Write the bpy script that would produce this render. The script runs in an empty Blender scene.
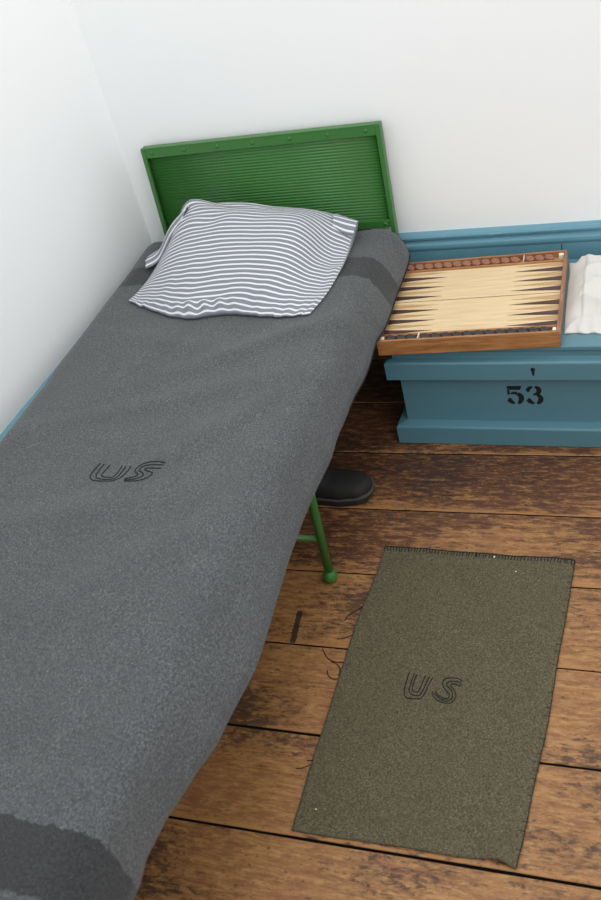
import bpy, bmesh, math, random
from mathutils import Vector, Matrix, noise

random.seed(5)
C = bpy.context.scene
COL = C.collection

# ------------------------------------------------------------------ camera
R = [[0.9313004430, 0.2931338917, -0.2162221229],
     [0.0147775958, -0.6235229903, -0.7816653397],
     [-0.3639520676, 0.7247700340, -0.5850190512]]
cam_data = bpy.data.cameras.new('camera')
cam = bpy.data.objects.new('camera', cam_data)
COL.objects.link(cam)
m = Matrix(((R[0][0], -R[1][0], -R[2][0]),
            (R[0][1], -R[1][1], -R[2][1]),
            (R[0][2], -R[1][2], -R[2][2]))).to_4x4()
m.translation = Vector((1.505, -2.42, 1.55))
cam.matrix_world = m
cam_data.sensor_width = 36
cam_data.lens = 1015.34 / 900 * 36
cam_data.clip_start = 0.05
cam_data.dof.use_dof = True
cam_data.dof.focus_distance = 2.35
cam_data.dof.aperture_fstop = 6.3
C.camera = cam

# ------------------------------------------------------------------ world, lights, exposure
w = bpy.data.worlds.new('room_light')
C.world = w
w.use_nodes = True
w.node_tree.nodes['Background'].inputs[0].default_value = (0.93, 0.97, 1.0, 1)
w.node_tree.nodes['Background'].inputs[1].default_value = 0.95


def area(name, loc, target, size, power, color=(1, 1, 1), size_y=None):
    d = bpy.data.lights.new(name, 'AREA')
    d.energy = power
    d.color = color
    d.shape = 'RECTANGLE'
    d.size = size
    d.size_y = size_y or size
    o = bpy.data.objects.new(name, d)
    COL.objects.link(o)
    o.location = loc
    o.rotation_euler = (Vector(target) - Vector(loc)).to_track_quat('-Z', 'Y').to_euler()
    return o


area('left_wall_fill', (2.6, -2.2, 2.2), (0.2, -0.8, 0.5), 1.4, 17, (0.98, 0.99, 1.0), 1.4)  # added fill, aimed low to brighten the left wall
area('ceiling_light', (1.0, -0.9, 2.75), (0.8, -0.8, 0.0), 1.2, 14, (1.0, 1.0, 1.0), 1.0)

C.view_settings.view_transform = 'Standard'
C.view_settings.look = 'None'
C.view_settings.exposure = 0.0
C.view_settings.gamma = 1.0
C.view_settings.use_curve_mapping = False


# ------------------------------------------------------------------ helpers
def lin(c):
    return tuple(((v / 255) / 12.92 if v / 255 <= 0.04045 else ((v / 255 + 0.055) / 1.055) ** 2.4) for v in c) + (1,)


class NT:
    """tiny node-tree helper"""
    def __init__(self, name):
        self.m = bpy.data.materials.new(name)
        self.m.use_nodes = True
        self.t = self.m.node_tree
        self.b = self.t.nodes['Principled BSDF']

    def n(self, kind, **kw):
        nd = self.t.nodes.new(kind)
        for k, v in kw.items():
            setattr(nd, k, v)
        return nd

    def set(self, sock, v):
        if isinstance(v, bpy.types.NodeSocket):
            self.t.links.new(v, sock)
        elif isinstance(v, (tuple, list)):
            if len(v) == 3 and sock.type == 'RGBA':
                v = tuple(v) + (1,)
            sock.default_value = v
        else:
            sock.default_value = v

    def coord(self, which='Object'):
        return self.n('ShaderNodeTexCoord').outputs[which]

    def mapping(self, vec, scale=(1, 1, 1), loc=(0, 0, 0)):
        mp = self.n('ShaderNodeMapping')
        self.set(mp.inputs[0], vec)
        mp.inputs['Scale'].default_value = scale
        self.set(mp.inputs['Location'], loc)
        return mp.outputs[0]

    def noise(self, vec, scale, detail=4, rough=0.5, dist=0.0):
        nd = self.n('ShaderNodeTexNoise')
        self.set(nd.inputs['Vector'], vec)
        nd.inputs['Scale'].default_value = scale
        nd.inputs['Detail'].default_value = detail
        nd.inputs['Roughness'].default_value = rough
        nd.inputs['Distortion'].default_value = dist
        return nd.outputs[0]

    def ramp(self, fac, stops, interp='LINEAR'):
        nd = self.n('ShaderNodeValToRGB')
        nd.color_ramp.interpolation = interp
        e = nd.color_ramp.elements
        while len(e) < len(stops):
            e.new(0.5)
        for el, (p, c) in zip(e, stops):
            el.position = p
            el.color = c if isinstance(c, tuple) else (c, c, c, 1)
        self.set(nd.inputs[0], fac)
        return nd.outputs[0]

    def mix(self, fac, a, b, mode='MIX'):
        nd = self.n('ShaderNodeMix', data_type='RGBA', blend_type=mode)
        self.set(nd.inputs[0], fac)
        self.set(nd.inputs[6], a)
        self.set(nd.inputs[7], b)
        return nd.outputs[2]

    def math(self, op, a, b=0.0, c=0.0):
        nd = self.n('ShaderNodeMath', operation=op)
        self.set(nd.inputs[0], a)
        self.set(nd.inputs[1], b)
        self.set(nd.inputs[2], c)
        return nd.outputs[0]

    def sep(self, vec):
        nd = self.n('ShaderNodeSeparateXYZ')
        self.set(nd.inputs[0], vec)
        return nd.outputs

    def comb(self, x, y, z):
        nd = self.n('ShaderNodeCombineXYZ')
        self.set(nd.inputs[0], x)
        self.set(nd.inputs[1], y)
        self.set(nd.inputs[2], z)
        return nd.outputs[0]

    def out(self, color=None, rough=0.6, bump=None, strength=0.3, dist=0.002, **kw):
        if color is not None:
            self.set(self.b.inputs['Base Color'], color)
        self.set(self.b.inputs['Roughness'], rough)
        if bump is not None:
            nd = self.n('ShaderNodeBump')
            nd.inputs['Strength'].default_value = strength
            nd.inputs['Distance'].default_value = dist
            self.set(nd.inputs['Height'], bump)
            self.t.links.new(nd.outputs[0], self.b.inputs['Normal'])
        for k, v in kw.items():
            self.set(self.b.inputs[k.replace('_', ' ')], v)
        return self.m


def tagk(o, kind):
    o['kind'] = kind
    return o


def tag(o, label, cat, group=None):
    o['label'] = label
    o['category'] = cat
    if group:
        o['group'] = group
    return o


def thing(name, loc, label, cat, rz=0.0, group=None):
    o = bpy.data.objects.new(name, None)
    COL.objects.link(o)
    o.location = loc
    o.rotation_euler = (0, 0, rz)
    o.empty_display_size = 0.05
    return tag(o, label, cat, group)


def link_mesh(name, me, mats, parent=None, smooth=False):
    for mt in (mats if isinstance(mats, (list, tuple)) else [mats]):
        me.materials.append(mt)
    if smooth:
        for p in me.polygons:
            p.use_smooth = True
    o = bpy.data.objects.new(name, me)
    COL.objects.link(o)
    if parent:
        o.parent = parent
    return o


def mesh_bm(name, bm, mats, parent=None, smooth=False):
    me = bpy.data.meshes.new(name)
    bmesh.ops.recalc_face_normals(bm, faces=bm.faces)
    bm.to_mesh(me)
    bm.free()
    return link_mesh(name, me, mats, parent, smooth)


def add_box(bm, x0, x1, y0, y1, z0, z1, mat=0):
    vs = [bm.verts.new(p) for p in ((x0, y0, z0), (x1, y0, z0), (x1, y1, z0), (x0, y1, z0),
                                    (x0, y0, z1), (x1, y0, z1), (x1, y1, z1), (x0, y1, z1))]
    fs = []
    for f in ((0, 3, 2, 1), (4, 5, 6, 7), (0, 1, 5, 4), (1, 2, 6, 5), (2, 3, 7, 6), (3, 0, 4, 7)):
        fc = bm.faces.new([vs[i] for i in f])
        fc.material_index = mat
        fs.append(fc)
    return vs, fs


def bevel_mod(o, width, seg=2):
    md = o.modifiers.new('bevel', 'BEVEL')
    md.width = width
    md.segments = seg
    md.limit_method = 'ANGLE'
    md.angle_limit = math.radians(35)
    return o


def box(name, x0, x1, y0, y1, z0, z1, mat, parent=None, bev=0.002, seg=2):
    bm = bmesh.new()
    add_box(bm, x0, x1, y0, y1, z0, z1)
    o = mesh_bm(name, bm, mat, parent)
    if bev:
        bevel_mod(o, bev, seg)
    return o


def add_tube(bm, pts, r, n=10, closed=False, caps=True):
    pts = [Vector(p) for p in pts]
    rings = []
    k = len(pts)
    for i, p in enumerate(pts):
        rr = r[i] if isinstance(r, (list, tuple)) else r
        a = pts[(i - 1) % k] if (closed or i > 0) else p
        b = pts[(i + 1) % k] if (closed or i < k - 1) else p
        t = (b - a).normalized()
        ref = Vector((0, 0, 1)) if abs(t.z) < 0.9 else Vector((1, 0, 0))
        u = t.cross(ref).normalized()
        v = t.cross(u).normalized()
        rings.append([bm.verts.new(p + rr * (math.cos(2 * math.pi * j / n) * u + math.sin(2 * math.pi * j / n) * v)) for j in range(n)])
    rng = range(k) if closed else range(k - 1)
    for i in rng:
        A, B = rings[i], rings[(i + 1) % k]
        for j in range(n):
            bm.faces.new((A[j], A[(j + 1) % n], B[(j + 1) % n], B[j]))
    if caps and not closed:
        bm.faces.new(rings[0])
        bm.faces.new(rings[-1])


def add_lathe(bm, prof, center=(0, 0, 0), n=20):
    cx, cy, cz = center
    rings = []
    for r, z in prof:
        rings.append([bm.verts.new((cx + r * math.cos(2 * math.pi * j / n), cy + r * math.sin(2 * math.pi * j / n), cz + z)) for j in range(n)])
    for A, B in zip(rings, rings[1:]):
        for j in range(n):
            bm.faces.new((A[j], A[(j + 1) % n], B[(j + 1) % n], B[j]))
    bm.faces.new(rings[0])
    bm.faces.new(rings[-1])


def extrude_profile(name, prof, axis, a0, a1, mat, parent=None, bev=0.0015):
    """prof = closed list of (u, z); axis 'x' runs along x with u=y, axis 'y' runs along y with u=x"""
    bm = bmesh.new()
    def P(a, u, z):
        return (a, u, z) if axis == 'x' else (u, a, z)
    A = [bm.verts.new(P(a0, u, z)) for u, z in prof]
    B = [bm.verts.new(P(a1, u, z)) for u, z in prof]
    n = len(prof)
    for i in range(n):
        bm.faces.new((A[i], A[(i + 1) % n], B[(i + 1) % n], B[i]))
    bm.faces.new(A)
    bm.faces.new(B)
    o = mesh_bm(name, bm, mat, parent)
    if bev:
        bevel_mod(o, bev, 2)
    return o


def loop_profile(name, rect, prof, mat, parent=None, cap_top=False, bev=0.0012):
    """mitred moulding round a rectangle: rect=(x0,x1,y0,y1) outer, prof=list of (inset, z)"""
    bm = bmesh.new()
    x0, x1, y0, y1 = rect
    rings = []
    for d, z in prof:
        rings.append([bm.verts.new(p) for p in ((x0 + d, y0 + d, z), (x1 - d, y0 + d, z), (x1 - d, y1 - d, z), (x0 + d, y1 - d, z))])
    for A, B in zip(rings, rings[1:]):
        for j in range(4):
            bm.faces.new((A[j], A[(j + 1) % 4], B[(j + 1) % 4], B[j]))
    if cap_top:
        bm.faces.new(rings[0])
        bm.faces.new(rings[-1])
    else:
        A, B = rings[-1], rings[0]
        for j in range(4):
            bm.faces.new((A[j], A[(j + 1) % 4], B[(j + 1) % 4], B[j]))
    o = mesh_bm(name, bm, mat, parent)
    if bev:
        bevel_mod(o, bev, 2)
    return o


def catmull(pts, sub=5):
    P = [Vector(p) for p in pts]
    P = [P[0] * 2 - P[1]] + P + [P[-1] * 2 - P[-2]]
    out = []
    for i in range(1, len(P) - 2):
        for s in range(sub):
            t = s / sub
            a, b, c, d = P[i - 1], P[i], P[i + 1], P[i + 2]
            out.append(0.5 * ((2 * b) + (c - a) * t + (2 * a - 5 * b + 4 * c - d) * t * t + (3 * b - 3 * c + d - a) * t ** 3))
    out.append(P[-2])
    return out


def ribbon(bm, pts, width, zf, off):
    """flat stitched line lying on the surface z = zf(x, y)"""
    pts = catmull([(p[0], p[1], 0) for p in pts], 5)
    L = []
    for i, p in enumerate(pts):
        a = pts[max(i - 1, 0)]
        b = pts[min(i + 1, len(pts) - 1)]
        t = (b - a).normalized()
        nrm = Vector((-t.y, t.x, 0))
        wdt = width * (0.8 + 0.35 * noise.noise(Vector((p.x * 300, p.y * 300, 1))))
        row = []
        for s, h in ((-0.5, 0.0), (-0.38, 1.0), (0.38, 1.0), (0.5, 0.0)):
            q = p + nrm * wdt * s
            row.append(bm.verts.new((q.x, q.y, zf(q.x, q.y) + (off if h else -0.0006))))
        L.append(row)
    for A, B in zip(L, L[1:]):
        for j in range(3):
            bm.faces.new((A[j], A[j + 1], B[j + 1], B[j]))
        bm.faces.new((A[3], A[0], B[0], B[3]))


def nz(x, y, z=0.0):
    return noise.noise(Vector((x, y, z)))


def smooth(t):
    t = max(0.0, min(1.0, t))
    return t * t * (3 - 2 * t)


def interp(x, pts):
    if x <= pts[0][0]:
        return pts[0][1]
    for (a, va), (b, vb) in zip(pts, pts[1:]):
        if x <= b:
            t = (x - a) / (b - a)
            t = t * t * (3 - 2 * t) * 0.5 + t * 0.5
            return va + (vb - va) * t
    return pts[-1][1]


# ------------------------------------------------------------------ materials
def mat_wall():
    k = NT('white_plaster')
    co = k.coord()
    a = k.noise(co, 1.6, 3)
    b = k.noise(co, 160, 3, 0.6)
    col = k.mix(a, lin((246, 246, 245)), lin((243, 243, 242)))
    return k.out(col, 0.75, k.math('ADD', k.math('MULTIPLY', b, 0.15), k.noise(co, 7, 2)), 0.12, 0.004)


def mat_paint(name, base, dark, rough=0.38, scr=0.5, lightc=None):
    k = NT(name)
    co = k.coord()
    a = k.noise(co, 5, 5, 0.6)
    col = k.mix(k.math('MULTIPLY', a, 0.55), lin(base), lin(dark))
    if lightc:
        g = k.noise(k.mapping(co, (6, 60, 60)), 3.0, 6, 0.7)
        msk = k.ramp(g, [(0.60, 0.0), (0.68, scr)])
        col = k.mix(msk, col, lin(lightc))
    b = k.noise(k.mapping(co, (20, 90, 90)), 2, 4, 0.6)
    return k.out(col, rough, b, 0.18, 0.0012)


def mat_blanket():
    k = NT('grey_wool')
    uv = k.coord('UV')
    co = k.coord()
    u = k.sep(uv)
    s1 = k.noise(co, 420, 3, 0.7)
    s2 = k.noise(k.mapping(co, (1, 0.6, 1)), 330, 3, 0.7)
    s3 = k.noise(co, 9, 4, 0.55)
    grain = k.math('ADD', k.math('MULTIPLY', s1, 0.5), k.math('MULTIPLY', s2, 0.5))
    base = k.ramp(grain, [(0.36, lin((41, 43, 44))), (0.50, lin((74, 76, 77))), (0.66, lin((118, 121, 123)))])
    base = k.mix(k.math('MULTIPLY', k.ramp(s3, [(0.35, 0.0), (0.7, 1.0)]), 0.28), base, lin((56, 57, 58)))
    dark = k.ramp(grain, [(0.38, lin((20, 22, 23))), (0.50, lin((39, 41, 42))), (0.64, lin((64, 66, 68)))])
    # woven bars near both ends, soft edges
    wob = k.math('MULTIPLY', k.math('SUBTRACT', k.noise(co, 60, 3), 0.5), 0.02)
    v = k.math('ADD', u[1], wob)

    def bar(c, h):
        d = k.math('ABSOLUTE', k.math('SUBTRACT', v, c))
        return k.ramp(k.math('DIVIDE', d, h), [(0.93, 1.0), (1.0, 0.0)])
    msk = k.math('MAXIMUM', bar(0.296, 0.050), bar(1.880, 0.050))
    col = k.mix(msk, base, dark)
    lint = k.ramp(k.noise(co, 95, 2, 0.5), [(0.80, 0.0), (0.83, 0.8)])
    col = k.mix(lint, col, lin((205, 205, 200)))
    return k.out(col, 0.95, grain, 0.55, 0.0025, Sheen_Weight=0.12, Sheen_Roughness=0.6)


def mat_rug():
    k = NT('olive_wool_felt')
    co = k.coord()
    s1 = k.noise(co, 380, 3, 0.7)
    s2 = k.noise(co, 300, 3, 0.7)
    s3 = k.noise(k.mapping(co, (3, 1, 1)), 6, 3)
    g = k.math('ADD', k.math('MULTIPLY', s1, 0.5), k.math('MULTIPLY', s2, 0.5))
    col = k.ramp(g, [(0.37, lin((50, 45, 30))), (0.50, lin((86, 78, 55))), (0.65, lin((126, 118, 92)))])
    col = k.mix(k.math('MULTIPLY', s3, 0.25), col, lin((66, 62, 46)))
    return k.out(col, 0.95, g, 0.5, 0.002, Sheen_Weight=0.05)


def mat_plain(name, c, rough=0.6, metallic=0.0, c2=None, scale=60):
    k = NT(name)
    col = lin(c)
    if c2:
        col = k.mix(k.noise(k.coord(), scale, 4, 0.6), lin(c), lin(c2))
    return k.out(col, rough, Metallic=metallic)


def mat_floor():
    k = NT('worn_plank_floor')
    co = k.coord()
    s = k.sep(co)
    # plank number -> its own offset
    pn = k.math('FLOOR', k.math('DIVIDE', k.math('ADD', s[1], 0.2925), 0.2125))
    rnd = k.n('ShaderNodeTexWhiteNoise', noise_dimensions='1D')
    k.set(rnd.inputs['W'], pn)
    ro = rnd.outputs['Value']
    off = k.comb(k.math('MULTIPLY', ro, 37.0), k.math('MULTIPLY', ro, 11.0), 0.0)
    va = k.n('ShaderNodeVectorMath', operation='ADD')
    k.set(va.inputs[0], co)
    k.set(va.inputs[1], off)
    p = va.outputs[0]
    grain = k.noise(k.mapping(p, (2.6, 42, 1)), 3.0, 10, 0.74, 0.6)
    fine = k.noise(k.mapping(p, (9, 190, 1)), 2.0, 5, 0.7)
    wood = k.ramp(grain, [(0.32, lin((104, 64, 32))), (0.48, lin((152, 104, 56))), (0.66, lin((190, 142, 84)))])
    wood = k.mix(k.math('MULTIPLY', fine, 0.55), wood, lin((116, 76, 44)))
    blot = k.noise(k.mapping(p, (5, 14, 1)), 3.0, 10, 0.75)
    wood = k.mix(k.ramp(blot, [(0.46, 0.0), (0.58, 0.8)]), wood, lin((126, 80, 48)))
    wood = k.mix(k.ramp(k.noise(k.mapping(p, (7, 26, 1)), 4.0, 9, 0.85), [(0.48, 0.0), (0.60, 0.65)]), wood, lin((192, 148, 92)))
    # pinkish wear
    pink = k.ramp(k.noise(k.mapping(p, (3, 7, 1)), 2.5, 5, 0.6), [(0.5, 0.0), (0.75, 0.5)])
    wood = k.mix(pink, wood, lin((150, 98, 72)))
    # old red-brown varnish left on the boards nearer the wall, worn through along the grain
    vn = k.noise(k.mapping(p, (4.0, 20, 1)), 3.2, 12, 0.80, 0.5)
    vn2 = k.noise(k.mapping(p, (1.2, 2.6, 1)), 2.2, 4, 0.6)
    lvl = k.ramp(k.math('MULTIPLY_ADD', s[1], 0.5, 1.0), [(0.20, 0.0), (0.40, 0.05), (0.50, 0.10), (0.56, 0.165), (0.72, 0.20)])
    vm = k.math('ADD', k.math('ADD', k.math('MULTIPLY', vn, 0.75), k.math('MULTIPLY', vn2, 0.45)), lvl)
    vmask = k.ramp(vm, [(0.735, 0.0), (0.77, 0.95)])
    scr = k.ramp(k.noise(k.mapping(p, (8, 34, 1)), 3.0, 10, 0.85, 0.4), [(0.50, 0.0), (0.56, 0.95)])
    vmask = k.mix(k.math('MULTIPLY', scr, 0.8), vmask, (0.0, 0.0, 0.0, 1.0))
    varn = k.mix(vn2, lin((96, 54, 31)), lin((62, 36, 25)))
    col = k.mix(vmask, wood, varn)
    cracks = k.ramp(k.noise(k.mapping(p, (2.4, 60, 1)), 3.0, 6, 0.8), [(0.335, 0.75), (0.375, 0.0)])
    col = k.mix(cracks, col, lin((62, 38, 24)))
    fy = k.math('FRACT', k.math('DIVIDE', k.math('ADD', s[1], 0.2925), 0.2125))
    edge = k.math('ADD', k.math('DIVIDE', fy, 0.09), k.math('MULTIPLY', k.math('SUBTRACT', k.noise(k.mapping(p, (5, 20, 1)), 3, 6, 0.7), 0.5), 3.0))
    col = k.mix(k.ramp(edge, [(0.35, 0.75), (0.75, 0.0)]), col, lin((170, 120, 70)))
    # near-black stains and pitting
    st = k.noise(k.mapping(p, (10, 26, 1)), 3.6, 10, 0.78, 0.3)
    st2 = k.noise(k.mapping(p, (1.4, 2.8, 1)), 2.0, 2)
    smask = k.ramp(k.math('ADD', k.math('MULTIPLY', st, 0.7), k.math('MULTIPLY', st2, 0.5)), [(0.635, 0.0), (0.70, 0.8)])
    col = k.mix(smask, col, lin((48, 34, 28)))
    spots = k.ramp(k.noise(k.mapping(p, (1, 1.8, 1)), 60, 4, 0.7), [(0.625, 0.0), (0.66, 0.75)])
    col = k.mix(spots, col, lin((56, 38, 30)))
    # scattered pale scuffs
    sc = k.ramp(k.noise(k.mapping(p, (12, 60, 1)), 4.0, 6, 0.7), [(0.64, 0.0), (0.70, 0.4)])
    col = k.mix(sc, col, lin((186, 150, 106)))
    sx = k.math('LESS_THAN', k.math('ABSOLUTE', k.math('SUBTRACT', k.math('ADD', s[0], k.math('MULTIPLY', s[1], 0.11)), 0.5985)), k.math('MULTIPLY', k.noise(co, 60, 4, 0.7), 0.0125))
    sy = k.math('LESS_THAN', k.math('ABSOLUTE', k.math('SUBTRACT', s[1], -1.096)), 0.044)
    col = k.mix(k.math('MULTIPLY', k.math('MULTIPLY', sx, sy), 0.85), col, lin((18, 16, 14)))
    bmp = k.math('SUBTRACT', k.math('ADD', grain, k.math('MULTIPLY', fine, 0.6)), k.math('MULTIPLY', smask, 0.3))
    return k.out(col, k.ramp(grain, [(0.3, 0.62), (0.7, 0.48)]), bmp, 0.25, 0.002)


def mat_wood(name, a, b, c, axis=(3, 40, 40), rough=0.4, sc=2.0):
    k = NT(name)
    co = k.coord()
    g = k.noise(k.mapping(co, axis), sc, 6, 0.6, 0.5)
    col = k.ramp(g, [(0.3, lin(a)), (0.5, lin(b)), (0.72, lin(c))])
    return k.out(col, rough, g, 0.1, 0.0006)


def mat_ticking():
    k = NT('striped_ticking')
    uv = k.coord('UV')
    s = k.sep(uv)
    v = k.math('ADD', s[1], k.math('MULTIPLY', k.math('SUBTRACT', k.noise(k.mapping(uv, (8, 2, 1)), 3, 2), 0.5), 0.0016))
    ph = k.math('FRACT', k.math('DIVIDE', v, 0.0143))
    tri = k.math('ABSOLUTE', k.math('SUBTRACT', ph, 0.5))       # 0 in the middle of the white stripe
    msk = k.ramp(tri, [(0.13, 0.0), (0.19, 1.0)])
    # small weave inside the blue-grey stripe
    weave = k.noise(k.mapping(uv, (1, 1, 1)), 700, 2, 0.6)
    blue = k.mix(weave, lin((100, 103, 112)), lin((140, 142, 150)))
    fine = k.math('ABSOLUTE', k.math('SUBTRACT', k.math('FRACT', k.math('DIVIDE', v, 0.0143 / 5)), 0.5))
    blue = k.mix(k.math('MULTIPLY', fine, 0.5), blue, lin((168, 170, 177)))
    white = k.mix(weave, lin((216, 217, 221)), lin((230, 230, 232)))
    col = k.mix(msk, white, blue)
    return k.out(col, 0.85, weave, 0.15, 0.0006)


def mat_green():
    k = NT('green_enamel')
    co = k.coord()
    a = k.noise(co, 6, 4, 0.6)
    col = k.mix(a, lin((50, 106, 44)), lin((60, 116, 52)))
    chips = k.ramp(k.noise(co, 55, 3, 0.6), [(0.765, 0.0), (0.79, 0.8)])
    col = k.mix(chips, col, lin((140, 168, 140)))
    return k.out(col, 0.32, k.noise(co, 60, 3), 0.08, 0.001)


M_wall = mat_wall()
M_blue = mat_paint('blue_gloss_paint', (104, 152, 168), (92, 140, 156), 0.36, 0.55, (156, 188, 196))
M_chest = mat_paint('blue_chest_paint', (90, 132, 144), (84, 126, 138), 0.26)
M_blanket = mat_blanket()
M_rug = mat_rug()
M_floor = mat_floor()
M_gap = mat_plain('dark_gap', (6, 4, 3), 1.0)
M_green = mat_green()
M_tick = mat_ticking()
M_thread = mat_plain('black_thread', (14, 16, 18), 0.9)
M_darkedge = mat_plain('dark_binding_thread', (30, 31, 32), 0.95, 0, (16, 17, 18), 300)
M_frame = mat_wood('honey_walnut', (128, 80, 42), (164, 110, 64), (186, 134, 86), (6, 50, 50))
M_frame2 = mat_wood('reddish_walnut', (122, 80, 54), (150, 104, 74), (172, 126, 94), (50, 6, 50))
M_maple = mat_wood('pale_maple', (212, 182, 138), (224, 196, 152), (232, 208, 168), (4, 60, 1), 0.45)
M_dkpoint = mat_wood('dark_inlay', (52, 30, 24), (72, 44, 38), (90, 60, 52), (6, 70, 1), 0.45)
M_ltpoint = mat_wood('tan_inlay', (170, 132, 88), (190, 152, 106), (206, 170, 124), (6, 70, 1), 0.45)
M_line = mat_plain('inlay_line', (120, 92, 62), 0.5)
M_chk_dark = mat_wood('dark_checker_wood', (30, 25, 24), (44, 37, 35), (60, 51, 48), (60, 60, 60), 0.4)
M_chk_red = mat_wood('reddish_checker_wood', (128, 80, 60), (150, 100, 76), (170, 120, 94), (60, 60, 60), 0.4)
M_ivory = mat_plain('ivory', (236, 226, 204), 0.4)
M_black = mat_plain('black_stencil_paint', (6, 7, 8), 0.9, 0, (12, 13, 14), 200)
M_hole = mat_plain('keyhole_black', (6, 6, 7), 0.8)
M_leather = mat_plain('black_leather', (18, 17, 16), 0.75, 0, (34, 31, 28), 25)
M_sole = mat_plain('black_rubber_sole', (34, 33, 32), 0.6)
M_welt = mat_plain('pale_welt', (96, 92, 84), 0.6, 0, (26, 25, 23), 60)  # mottled pale and dark rim above the sole
M_cloth = mat_plain('white_cotton', (218, 215, 208), 0.9, 0, (212, 209, 202), 40)
M_mattress = mat_plain('mattress_cotton', (150, 148, 140), 0.9)

# ------------------------------------------------------------------ the room
XR, YF = 2.6, -3.2      # how far the room is built to the right and to the front
SEAM0, PW, GAP = -0.2925, 0.2125, 0.0044


def seg_wall(name, corner_pts, mat):
    bm = bmesh.new()
    add_box(bm, *corner_pts)
    return tagk(mesh_bm(name, bm, mat), 'structure')


# floor: real boards with open gaps in one mesh over dark joists
bm = bmesh.new()
add_box(bm, -0.1, XR, YF, 0.1, -0.06, -0.03, 1)
i = 2
while True:
    y1 = SEAM0 + PW * i
    y0 = y1 - PW
    if y1 < YF:
        break
    if y0 < 0.1:
        g = GAP * {0: 0.9, -1: 1.1, -2: 0.8, -3: 0.7, -4: 0.95, -5: 1.5}.get(i, 1.0)
        bvs = []
        n = 60
        ya, yb = max(y0 + g / 2, YF), min(y1 - g / 2, 0.1)
        rows = []
        for k_ in range(n + 1):
            x = -0.1 + (XR + 0.1) * k_ / n
            e0 = 0.0011 * nz(x * 5, i * 3.1) + 0.0006 * nz(x * 30, i * 7.7)
            e1 = 0.0011 * nz(x * 5, i * 3.1 + 50) + 0.0006 * nz(x * 30, i * 7.7 + 50)
            c = 0.0016
            rows.append([bm.verts.new(q) for q in ((x, ya + e0, -0.03), (x, ya + e0, -c), (x, ya + e0 + c, 0.0),
                                                   (x, yb + e1 - c, 0.0), (x, yb + e1, -c), (x, yb + e1, -0.03))])
        for A, B in zip(rows, rows[1:]):
            for j in range(5):
                fc = bm.faces.new((A[j], B[j], B[j + 1], A[j + 1]))
                fc.material_index = 1 if j in (0, 4) else 0
    i -= 1
fl = mesh_bm('floor', bm, [M_floor, M_gap])
tagk(fl, 'structure')

seg_wall('wall_back', (-0.1, XR, 0.0, 0.1, 0.0, 3.1), M_wall)
seg_wall('wall_left', (-0.1, 0.0, YF, 0.0, 0.0, 3.1), M_wall)

bprof = [(0, 0), (0.026, 0), (0.019, 0.303), (0.0205, 0.306), (0.022, 0.311), (0.022, 0.316), (0.021, 0.321),
         (0.0135, 0.325), (0.0135, 0.331), (0.018, 0.335), (0.019, 0.341), (0.015, 0.347), (0.006, 0.351), (0, 0.352)]
tagk(extrude_profile('baseboard_back', [(-d, z) for d, z in bprof], 'x', 0.0, XR, M_blue, bev=0.001), 'structure')
tagk(extrude_profile('baseboard_left', [(d, z) for d, z in bprof], 'y', YF, 0.0, M_blue, bev=0.001), 'structure')

for ob in C.objects:
    if ob.name == 'baseboard_back':
        box('joint', 1.174, 1.1755, -0.0204, -0.0175, 0.266, 0.302, M_hole, ob, 0)

# ------------------------------------------------------------------ metal cot
cot = thing('metal_cot', (0.424, -1.04, 0),
            'green enamelled metal cot with ribbed headboard against the white wall, under the grey blanket', 'bed')
inv = Vector((-0.424, 1.04, 0))


def part(name, bm, mats, parent=cot, smooth=False, bev=0):
    bmesh.ops.translate(bm, verts=bm.verts, vec=inv)
    o = mesh_bm(name, bm, mats, parent, smooth)
    if bev:
        bevel_mod(o, bev, 2)
    return o


# headboard: leans a little, top nearly touching the wall
HX0, HX1, HZ0, HZ1 = 0.083, 0.760, 0.398, 0.668


def hy(z):
    return -0.032 - (0.668 - z) * 0.07


bm = bmesh.new()
nr = 30
zs = []
for i in range(nr * 6 + 1):
    z = HZ0 + 0.012 + (HZ1 - HZ0 - 0.03) * i / (nr * 6)
    zs.append((z, hy(z) + 0.0007 * math.sin(2 * math.pi * i / 6)))
A = [bm.verts.new((HX0 + 0.012, y + 0.004, z)) for z, y in zs]
B = [bm.verts.new((HX1 - 0.012, y + 0.004, z)) for z, y in zs]
for i in range(len(zs) - 1):
    bm.faces.new((A[i], B[i], B[i + 1], A[i + 1]))
hp = part('headboard_panel', bm, M_green, smooth=True)
md = hp.modifiers.new('thick', 'SOLIDIFY')
md.thickness = 0.0015


def skew_box(bm, x0, x1, z0, z1, d0, d1):
    """box whose front/back follow the lean: d = distance in front (-) / behind (+) of hy"""
    vs, fs = add_box(bm, x0, x1, 0, 1, z0, z1)
    for v in vs:
        v.co.y = hy(v.co.z) + (d0 if v.co.y < 0.5 else d1)


bm = bmesh.new()
skew_box(bm, HX0 + 0.004, HX1 - 0.004, HZ1 - 0.027, HZ1, -0.006, -0.001)
skew_box(bm, HX0 + 0.004, HX1 - 0.004, HZ1 - 0.004, HZ1 + 0.001, -0.006, 0.016)
part('top_rail', bm, M_green, bev=0.0012)
bm = bmesh.new()
skew_box(bm, HX0 + 0.004, HX1 - 0.004, HZ0, HZ0 + 0.020, -0.006, -0.001)
part('bottom_rail', bm, M_green, bev=0.0012)
for sx, s in ((HX0, 1), (HX1, -1)):
    bm = bmesh.new()
    a, b = (sx, sx + 0.012) if s > 0 else (sx - 0.012, sx)
    skew_box(bm, a, b, 0.02, HZ1 + 0.001, -0.008, -0.002)
    a, b = (sx, sx + 0.004) if s > 0 else (sx - 0.004, sx)
    skew_box(bm, a, b, 0.02, HZ1, -0.006, 0.018)
    part('side_rail', bm, M_green, bev=0.0012)
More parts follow.
